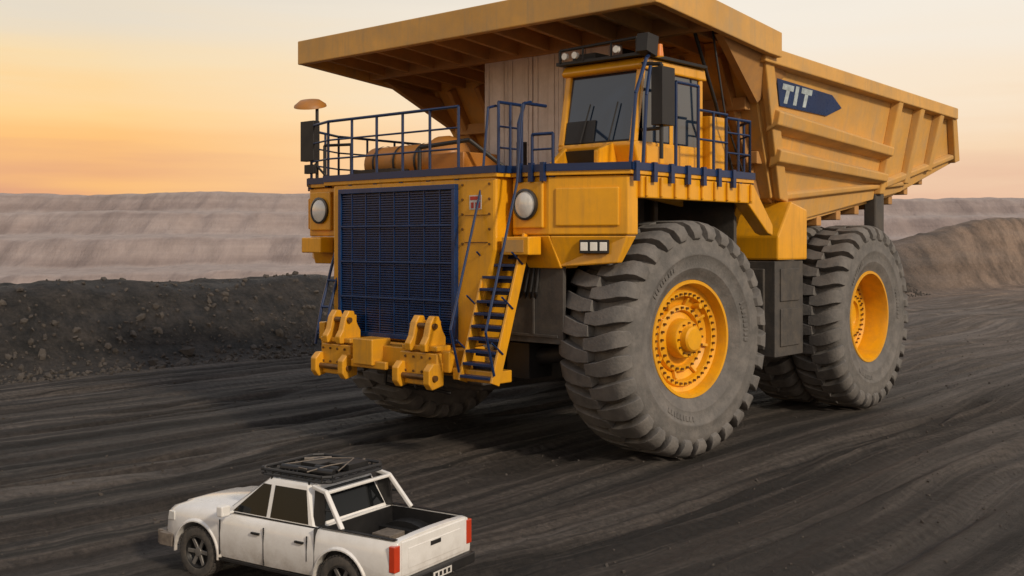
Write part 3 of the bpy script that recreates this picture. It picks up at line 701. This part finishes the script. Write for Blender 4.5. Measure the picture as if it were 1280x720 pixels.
for y in (-.4,-.2,0,.2,.4): p.tube((X1,y,z-.075),(X0,y,z-.075),.014,6)
for x in np.linspace(X1+.1,X0-.12,8):
    for s in (1,-1): p.tube((x,s*W,z-.075),(x,s*W,z),.014,6)
for x in (-.6,.15):
    for s in (1,-1): p.tube((x,s*W,z-.07),(x,s*.66,rz),.018,6)
for y in np.linspace(-.5,.5,6): p.tube((X0+.02,y,z-.04),(X0+.09,y,z-.04),.042,10)
p.done("roof_rack",PBLK,PK)
p=Part()
p.box(-.75,-.35,-.5,-.05,z-.05,z+.05); p.box(-.28,.1,-.35,.1,z-.05,z+.035); p.tube((-.8,.35,z),(.15,.45,z+.01),.055,12); p.tube((-.7,.12,z),(-.3,.2,z),.05,12)
for k in range(5): p.path([(-.2+.08*k,.2,z-.02),(-.15+.08*k,.35,z+.03),(-.2+.08*k,.5,z-.02)],.015,6)
p.done("rack_load",PBLK,PK,bevel=.015)
p=Part()
p.path([(-.85,.3,z+.035),(-.5,-.45,z+.06),(-.1,-.3,z+.045),(.2,.35,z+.03),(-.4,.5,z+.045)],.009,6); p.path([(-.6,-.6,z+.03),(-.55,.2,z+.06),(-.5,.6,z+.03)],.01,6); p.tube((.0,-.5,z),(.3,-.2,z),.03,10)
p.done("rack_straps",PDRT,PK)
p=Part(); p.box(-.68,.30,-.60,.60,rz+.045,rz+.066); p.done("roof_panel_black",PBLK,PK,bevel=.01)
def pwheel(x,s):
    e=empty("wheel",(x,s*.80,.395),0 if s>0 else math.pi,PK)
    p=Part(); pr=[(.24,.10),(.26,.125),(.33,.135),(.375,.12),(.395,.08)]; p.lathe(pr+[(r,-y) for r,y in pr[::-1]],48)
    for i in range(36):
        for sd in (1,-1):
            t=2*math.pi*(i+(.5 if sd<0 else 0))/36; d=.055
            q=[]
            for (r,y) in ((.385,.02),(.385,.115)):
                for dt in (-d,d):
                    for rr in (r,r+.018): q.append((rr*math.cos(t+dt),sd*y,rr*math.sin(t+dt)))
            p.hexa([q[0],q[2],q[3],q[1],q[4],q[6],q[7],q[5]])
    p.done("tyre",PRUB,e,smooth=40)
    p=Part(); p.lathe([(.25,.09),(.25,.115),(.235,.12),(.225,.09),(.21,.03),(.20,.02),(0.0,.02)],40); p.done("rim",PBLK,e,smooth=40)
    p=Part()
    for i in range(6):
        t=2*math.pi*i/6; c,si=math.cos(t),math.sin(t)
        p.beam((.04*c,.07,.04*si),(.228*c,.085,.228*si),.06,.03,up=(0,1,0))
    p.lathe([(.07,.05),(.07,.10),(.0,.105)],20); p.done("spokes",ALLOY,e,bevel=.006)
for x in (1.5,-1.42):
    for s in (1,-1): pwheel(x,s)

# ============================================================ TERRAIN
def hash2(ix,iy,seed):
    n=(ix*374761393+iy*668265263+seed*974711)&0x7fffffff
    n=((n^(n>>13))*1274126177)&0x7fffffff
    return ((n^(n>>16))&0xffff)/65535.0
def vnoise(x,y,seed=0):
    ix=np.floor(x).astype(np.int64); iy=np.floor(y).astype(np.int64); fx_=x-ix; fy_=y-iy
    u=fx_*fx_*(3-2*fx_); v=fy_*fy_*(3-2*fy_)
    a=hash2(ix,iy,seed);b=hash2(ix+1,iy,seed);c=hash2(ix,iy+1,seed);d=hash2(ix+1,iy+1,seed)
    return (a*(1-u)+b*u)*(1-v)+(c*(1-u)+d*u)*v*1.0
def fbm(x,y,o=4,seed=0,g=0.5):
    t=0;a=1;tot=0
    for i in range(o): t=t+a*vnoise(x*2**i+17.3*i,y*2**i-9.1*i,seed+i); tot+=a; a*=g
    return t/tot
def sst(a,b,x):
    t=np.clip((x-a)/(b-a),0,1); return t*t*(3-2*t)
def ground_h(a,b):
    h=np.zeros_like(a)
    wob=(fbm(a/14,b*0,3,5)-.5)*1.6
    bb=b+wob
    aw=b+ (fbm(a/14,b/9,2,11)-.5)*2.0
    rut=(fbm(a/30+3,aw*1.4,4,21,0.6)-.5)*0.34+(vnoise(a/6,aw*5,31)-.5)*0.06
    ridge=np.abs(fbm(a/22+9,aw*.8,3,131)-.5); rut+=-0.12*np.exp(-(ridge/.03)**2)
    rmask=sst(-15.5,-13,b)*(1-sst(22,40,b))
    under=1-0.85*np.exp(-(((b-3.9)/1.2)**2))*np.exp(-(((a+3.5)/6)**2))
    h+=rut*rmask*under+(fbm(a/3,b/3,3,41)-.5)*0.05-0.02
    h+=(fbm(a/.5,b/.35,2,141)-.5)*0.04*rmask
    H=2.35+sst(45,95,-a)*3.6
    wid=1+sst(45,95,-a)*2.2
    rise=sst(-14.4,-14.4-3.6,bb)
    fall=1-sst(0,1,(-18.6-bb)/(4*wid))
    bump=(fbm(a/2.2,b/2.2,4,51)-.5)*0.55+(fbm(a/.7,b/.7,2,61)-.5)*0.16
    h+=np.where(bb<-14.4,rise*fall*H+rise*bump,0)
    h+=-16*sst(-21,-60,bb)
    return h
def nonuni(segs):
    out=[]
    for a,b,st_ in segs: out+=list(np.arange(a,b,st_))
    return np.array(sorted(set([round(v,3) for v in out])))
bs=nonuni([(-4000,-1000,400),(-1000,-200,60),(-200,-60,8),(-60,-26,1.5),(-26,-14,0.16),(-14,10,0.07),(10,16,0.2),(16,60,3),(60,400,40),(400,4001,400)])
as_=nonuni([(-4000,-1000,400),(-1000,-300,50),(-300,-120,6),(-120,-50,1.2),(-50,-8,0.3),(-8,14,.16),(14,20,.3),(20,40,1.0),(40,200,10),(200,1000,80),(1000,4001,500)])
AA,BB=np.meshgrid(as_,bs,indexing='ij')
HH=ground_h(AA,BB)
def gridmesh(name,X,Y,Z,m):
    n0,n1=X.shape
    me=bpy.data.meshes.new(name)
    co=np.stack([X,Y,Z],-1).reshape(-1,3).astype(np.float32)
    i=np.arange(n0*n1).reshape(n0,n1)
    q=np.stack([i[:-1,:-1],i[1:,:-1],i[1:,1:],i[:-1,1:]],-1).reshape(-1,4)
    me.vertices.add(len(co)); me.vertices.foreach_set("co",co.ravel())
    me.loops.add(q.size); me.loops.foreach_set("vertex_index",q.ravel().astype(np.int32))
    me.polygons.add(len(q)); me.polygons.foreach_set("loop_start",np.arange(0,q.size,4,dtype=np.int32)); me.polygons.foreach_set("loop_total",np.full(len(q),4,dtype=np.int32))
    me.polygons.foreach_set("use_smooth",np.ones(len(q),dtype=bool))
    me.update(calc_edges=True); me.validate()
    o=bpy.data.objects.new(name,me); COL.objects.link(o); me.materials.append(m); return o
def ground_mat():
    m=bpy.data.materials.new("haul_road_dirt_far_haze"); m.use_nodes=True; nt=m.node_tree; L=nt.links; p=nt.nodes["Principled BSDF"]
    tc=nn(nt,"ShaderNodeTexCoord"); O=tc.outputs["Object"]
    wn=nn(nt,"ShaderNodeTexNoise"); wn.inputs["Scale"].default_value=.07; wn.inputs["Detail"].default_value=1; L.new(O,wn.inputs["Vector"])
    wv=nn(nt,"ShaderNodeVectorMath",operation='MULTIPLY_ADD'); L.new(wn.outputs["Color"],wv.inputs[0]); wv.inputs[1].default_value=(0,3.0,0); L.new(O,wv.inputs[2])
    OW=wv.outputs[0]
    def noise(scale,vec=(1,1,1),det=6,ro=.6,dist=0,src=None):
        mp=nn(nt,"ShaderNodeMapping"); mp.inputs["Scale"].default_value=vec; L.new(src or O,mp.inputs[0])
        n=nn(nt,"ShaderNodeTexNoise"); n.inputs["Scale"].default_value=scale; n.inputs["Detail"].default_value=det; n.inputs["Roughness"].default_value=ro; n.inputs["Distortion"].default_value=dist
        L.new(mp.outputs[0],n.inputs["Vector"]); return n.outputs[0]
    def ramp(x,a,b,c=0,d=1):
        r=nn(nt,"ShaderNodeMapRange"); r.inputs[1].default_value=a;r.inputs[2].default_value=b;r.inputs[3].default_value=c;r.inputs[4].default_value=d; L.new(x,r.inputs[0]); return r.outputs[0]
    def mix(f,a,b,bt='MIX'):
        x=nn(nt,"ShaderNodeMix",data_type='RGBA',blend_type=bt)
        if isinstance(f,float): x.inputs[0].default_value=f
        else: L.new(f,x.inputs[0])
        for k,v in ((6,a),(7,b)):
            if isinstance(v,tuple): x.inputs[k].default_value=(*v,1)
            else: L.new(v,x.inputs[k])
        return x.outputs[2]
    st1=noise(1.0,(0.03,0.7,1),6,.6,.2,OW); st2=noise(1.0,(0.07,3.2,1),7,.68,.2,OW); st3=noise(1.0,(0.015,1.3,1),5,.55,.1,OW); big=noise(.12); fine=noise(9,det=9,ro=.78); peb=noise(45,det=4)
    c=mix(ramp(st1,.42,.60),(0.020,0.017,0.015),(0.068,0.055,0.047))
    c=mix(ramp(st2,.50,.64,0,.85),c,(0.165,0.137,0.118))
    c=mix(ramp(st3,.56,.66,0,.75),c,(0.21,0.178,0.155))
    c=mix(ramp(big,.42,.62,0,.5),c,(0.027,0.023,0.020))
    sx=nn(nt,"ShaderNodeSeparateXYZ"); L.new(O,sx.inputs[0])
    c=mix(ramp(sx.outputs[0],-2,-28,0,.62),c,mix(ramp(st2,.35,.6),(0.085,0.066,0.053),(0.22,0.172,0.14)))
    berm=ramp(sx.outputs[1],-14.0,-15.4)
    c=mix(berm,c,mix(ramp(noise(1.6,det=10,ro=.75),.4,.65),(0.015,0.014,0.013),(0.062,0.052,0.045)))
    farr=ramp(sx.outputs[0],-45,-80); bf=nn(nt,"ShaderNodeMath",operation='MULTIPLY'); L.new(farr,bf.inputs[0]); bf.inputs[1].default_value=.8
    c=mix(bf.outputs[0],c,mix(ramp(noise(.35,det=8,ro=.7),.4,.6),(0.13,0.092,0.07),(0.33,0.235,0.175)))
    c=mix(ramp(sx.outputs[1],-24,-34),c,(0.22,0.18,0.155))  # pit ground past the berm: paler tone painted in place of haze
    c=mix(1.0,c,ramp(fine,.3,.7,.4,1.55),'MULTIPLY')
    L.new(c,p.inputs["Base Color"]); L.new(ramp(st1,.35,.65,.9,.55),p.inputs["Roughness"]); p.inputs["Specular IOR Level"].default_value=.4
    ad=nn(nt,"ShaderNodeMath",operation='MULTIPLY_ADD'); L.new(fine,ad.inputs[0]); ad.inputs[1].default_value=1.2; L.new(st2,ad.inputs[2])
    a2=nn(nt,"ShaderNodeMath",operation='MULTIPLY_ADD'); L.new(peb,a2.inputs[0]); a2.inputs[1].default_value=.4; L.new(ad.outputs[0],a2.inputs[2])
    wvx=nn(nt,"ShaderNodeTexWave",wave_type='BANDS',bands_direction='X'); wvx.inputs["Scale"].default_value=1.3; wvx.inputs["Distortion"].default_value=3.5; wvx.inputs["Detail"].default_value=2; L.new(O,wvx.inputs["Vector"])
    lane=ramp(noise(1.0,(0.02,0.45,1),2,.5,0,OW),.5,.58)
    wm=nn(nt,"ShaderNodeMath",operation='MULTIPLY'); L.new(wvx.outputs[1],wm.inputs[0]); L.new(lane,wm.inputs[1])
    a3=nn(nt,"ShaderNodeMath",operation='MULTIPLY_ADD'); L.new(wm.outputs[0],a3.inputs[0]); a3.inputs[1].default_value=.4; L.new(a2.outputs[0],a3.inputs[2])
    b=nn(nt,"ShaderNodeBump"); b.inputs["Strength"].default_value=1.0; b.inputs["Distance"].default_value=.11; L.new(a3.outputs[0],b.inputs["Height"]); L.new(b.outputs[0],p.inputs["Normal"])
    return m
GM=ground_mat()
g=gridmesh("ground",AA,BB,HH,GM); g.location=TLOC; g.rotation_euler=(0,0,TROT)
def hill_mat():
    m=bpy.data.materials.new("pit_wall_rock_haze_tint"); m.use_nodes=True; nt=m.node_tree; L=nt.links; p=nt.nodes["Principled BSDF"]
    tc=nn(nt,"ShaderNodeTexCoord"); O=tc.outputs["Object"]
    def noise(vec,det=6,ro=.6):
        mp=nn(nt,"ShaderNodeMapping"); mp.inputs["Scale"].default_value=vec; L.new(O,mp.inputs[0])
        n=nn(nt,"ShaderNodeTexNoise"); n.inputs["Scale"].default_value=1; n.inputs["Detail"].default_value=det; n.inputs["Roughness"].default_value=ro
        L.new(mp.outputs[0],n.inputs["Vector"]); return n.outputs[0]
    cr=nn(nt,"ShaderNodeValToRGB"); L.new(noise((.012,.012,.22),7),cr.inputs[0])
    e=cr.color_ramp.elements; e[0].position=.35; e[0].color=(.25,.20,.185,1); e[1].position=.66; e[1].color=(.35,.29,.27,1)  # mauve rock tones, lightened so the colour itself carries the distance haze
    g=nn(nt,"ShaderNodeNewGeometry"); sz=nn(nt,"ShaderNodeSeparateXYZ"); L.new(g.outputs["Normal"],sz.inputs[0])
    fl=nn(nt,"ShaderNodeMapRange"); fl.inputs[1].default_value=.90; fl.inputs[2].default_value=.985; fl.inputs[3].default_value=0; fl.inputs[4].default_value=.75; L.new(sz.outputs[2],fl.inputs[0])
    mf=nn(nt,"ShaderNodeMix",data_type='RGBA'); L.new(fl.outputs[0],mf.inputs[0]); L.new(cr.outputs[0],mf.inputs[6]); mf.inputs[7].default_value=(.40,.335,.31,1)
    x=nn(nt,"ShaderNodeMix",data_type='RGBA',blend_type='MULTIPLY'); x.inputs[0].default_value=1; L.new(mf.outputs[2],x.inputs[6])
    r=nn(nt,"ShaderNodeMapRange"); r.inputs[1].default_value=.3;r.inputs[2].default_value=.7;r.inputs[3].default_value=.82;r.inputs[4].default_value=1.12; L.new(noise((.25,.12,.05),8,.7),r.inputs[0]); L.new(r.outputs[0],x.inputs[7])
    L.new(x.outputs[2],p.inputs["Base Color"]); p.inputs["Roughness"].default_value=1; p.inputs["Specular IOR Level"].default_value=.1
    b=nn(nt,"ShaderNodeBump"); b.inputs["Strength"].default_value=.6; b.inputs["Distance"].default_value=1.2; L.new(noise((.4,.2,.10),8,.65),b.inputs["Height"]); L.new(b.outputs[0],p.inputs["Normal"])
    return m
xs=np.arange(-520,521,1.6); ys=np.concatenate([np.arange(150,500,1.3),np.arange(500,1600,40)])
XX,YY=np.meshgrid(xs,ys,indexing='ij')
gul=np.abs(fbm(XX/16,YY/90,4,81)-.5)*2
yy=YY+(fbm(XX/90,YY*0,3,71)-.5)*70+(1-gul)*12-6-XX*0.05
h=np.full_like(XX,-21.0); y0=185; levels=[9,8,7,7,7]; wr=[18,14,14,16,18]; wt=[32,30,32,38,10]
for dz,r_,t_ in zip(levels,wr,wt):
    h+=dz*sst(y0,y0+r_,yy)+.8*np.clip((yy-y0-r_)/t_,0,1); y0+=r_+t_
h+=(fbm(XX/60,YY/60,4,91)-.5)*2.6*sst(180,260,YY)+(fbm(XX/6,YY/10,3,95)-.5)*1.1
h+=sst(400,430,yy)*((fbm(XX/140,YY/140,3,99)-.4)*5-2.0)
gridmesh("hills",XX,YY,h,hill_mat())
ico=bmesh.new(); bmesh.ops.create_icosphere(ico,subdivisions=1,radius=1); iv=np.array([v.co[:] for v in ico.verts]); itf=np.array([[v.index for v in f.verts] for f in ico.faces]); ico.free()
N1,N2=8000,6000; N=N1+N2
ga=np.concatenate([rng.uniform(-60,22,N1),rng.uniform(-30,14,N2)]); gb=np.concatenate([-14.2-np.abs(rng.normal(0,2.2,N1))+0.6,rng.uniform(-14,10,N2)])
gs=np.concatenate([rng.lognormal(-3.0,.55,N1),rng.lognormal(-4.4,.5,N2)]); gs=np.clip(gs,0.005,.28)
gz=ground_h(ga,gb)
rot=rng.normal(size=(N,3,3)); rot,_=np.linalg.qr(rot)
vv=iv[None]*(1+rng.uniform(-.28,.28,(N,len(iv),1)))*np.array([1,.8,.6])
vv=np.einsum('nij,nvj->nvi',rot,vv)*gs[:,None,None]; vv+=np.stack([ga,gb,gz+gs*.15],-1)[:,None]
ff=(itf[None]+(np.arange(N)*len(iv))[:,None,None]).reshape(-1,3)
me=bpy.data.meshes.new("gravel"); me.from_pydata(vv.reshape(-1,3).tolist(),[],ff.tolist())
STONE=mat("gravel_stone",(0.05,0.043,0.038),.85,var=.5,vscale=1.2,dust=(.10,.083,.07),dustamt=.4); me.materials.append(STONE)
go=bpy.data.objects.new("gravel",me); COL.objects.link(go); go.location=TLOC; go.rotation_euler=(0,0,TROT)

# ============================================================ WORLD / LIGHT
SUN_EL,SUN_AZ=rad(30),rad(140)
W=bpy.data.worlds.new("World"); S.world=W; W.use_nodes=True; nt=W.node_tree; L=nt.links
bg=nt.nodes["Background"]
tc=nn(nt,"ShaderNodeTexCoord"); sx=nn(nt,"ShaderNodeSeparateXYZ"); L.new(tc.outputs["Generated"],sx.inputs[0])
def lin(c): return tuple(((v/255)/12.92 if v/255<=.04045 else ((v/255+.055)/1.055)**2.4) for v in c)+(1,)
mp=nn(nt,"ShaderNodeMapping"); mp.inputs["Scale"].default_value=(1.2,1.2,14); L.new(tc.outputs["Generated"],mp.inputs[0])
cn=nn(nt,"ShaderNodeTexNoise"); cn.inputs["Scale"].default_value=1.6; cn.inputs["Detail"].default_value=6; cn.inputs["Roughness"].default_value=.5; L.new(mp.outputs[0],cn.inputs["Vector"])
ma=nn(nt,"ShaderNodeMath",operation='MULTIPLY_ADD'); L.new(cn.outputs[0],ma.inputs[0]); ma.inputs[1].default_value=.11; L.new(sx.outputs[2],ma.inputs[2])
sb=nn(nt,"ShaderNodeMath",operation='SUBTRACT'); L.new(ma.outputs[0],sb.inputs[0]); sb.inputs[1].default_value=.055
def cramp(stops):
    cr=nn(nt,"ShaderNodeValToRGB"); e=cr.color_ramp.elements
    while len(e)>1: e.remove(e[0])
    e[0].position=stops[0][0]; e[0].color=lin(stops[0][1])
    for p_,c_ in stops[1:]:
        q=e.new(p_); q.color=lin(c_)
    L.new(sb.outputs[0],cr.inputs[0]); return cr.outputs[0]
warm=cramp([(0,(200,146,120)),(.045,(226,162,120)),(.075,(253,192,116)),(.115,(255,208,138)),(.155,(247,218,170)),(.21,(230,217,196)),(.35,(200,194,188)),(1,(160,168,184))])
pale=cramp([(0,(215,172,150)),(.045,(232,188,158)),(.08,(245,212,176)),(.12,(248,227,200)),(.21,(244,234,219)),(.35,(202,196,190)),(1,(160,168,184))])
az=nn(nt,"ShaderNodeMapRange"); az.inputs[1].default_value=-.35; az.inputs[2].default_value=.1; L.new(sx.outputs[0],az.inputs[0])
mx=nn(nt,"ShaderNodeMix",data_type='RGBA'); L.new(az.outputs[0],mx.inputs[0]); L.new(warm,mx.inputs[6]); L.new(pale,mx.inputs[7])
sky=nn(nt,"ShaderNodeTexSky"); sky.sky_type='NISHITA'; sky.sun_disc=False; sky.sun_elevation=SUN_EL; sky.sun_rotation=SUN_AZ
ad=nn(nt,"ShaderNodeMix",data_type='RGBA',blend_type='ADD'); ad.inputs[0].default_value=.005; L.new(mx.outputs[2],ad.inputs[6]); L.new(sky.outputs[0],ad.inputs[7])
L.new(ad.outputs[2],bg.inputs[0]); bg.inputs[1].default_value=1.0
sl=bpy.data.lights.new("sun",'SUN'); sl.energy=2.4; sl.angle=rad(6); sl.color=(1,.85,.66)
so=bpy.data.objects.new("sun",sl); COL.objects.link(so)
d=Vector((math.sin(SUN_AZ)*math.cos(SUN_EL),math.cos(SUN_AZ)*math.cos(SUN_EL),math.sin(SUN_EL)))
so.rotation_euler=d.to_track_quat('Z','Y').to_euler()

cam=bpy.data.cameras.new("camera"); co=bpy.data.objects.new("camera",cam); COL.objects.link(co)
co.location=(0,0,3.64); co.rotation_euler=(rad(90),0,0); cam.lens=1350/1280*36; cam.sensor_width=36; cam.shift_y=-58/1280; cam.clip_end=8000; cam.clip_start=.1
S.camera=co
S.view_settings.view_transform='Standard'; S.view_settings.look='None'; S.view_settings.exposure=0
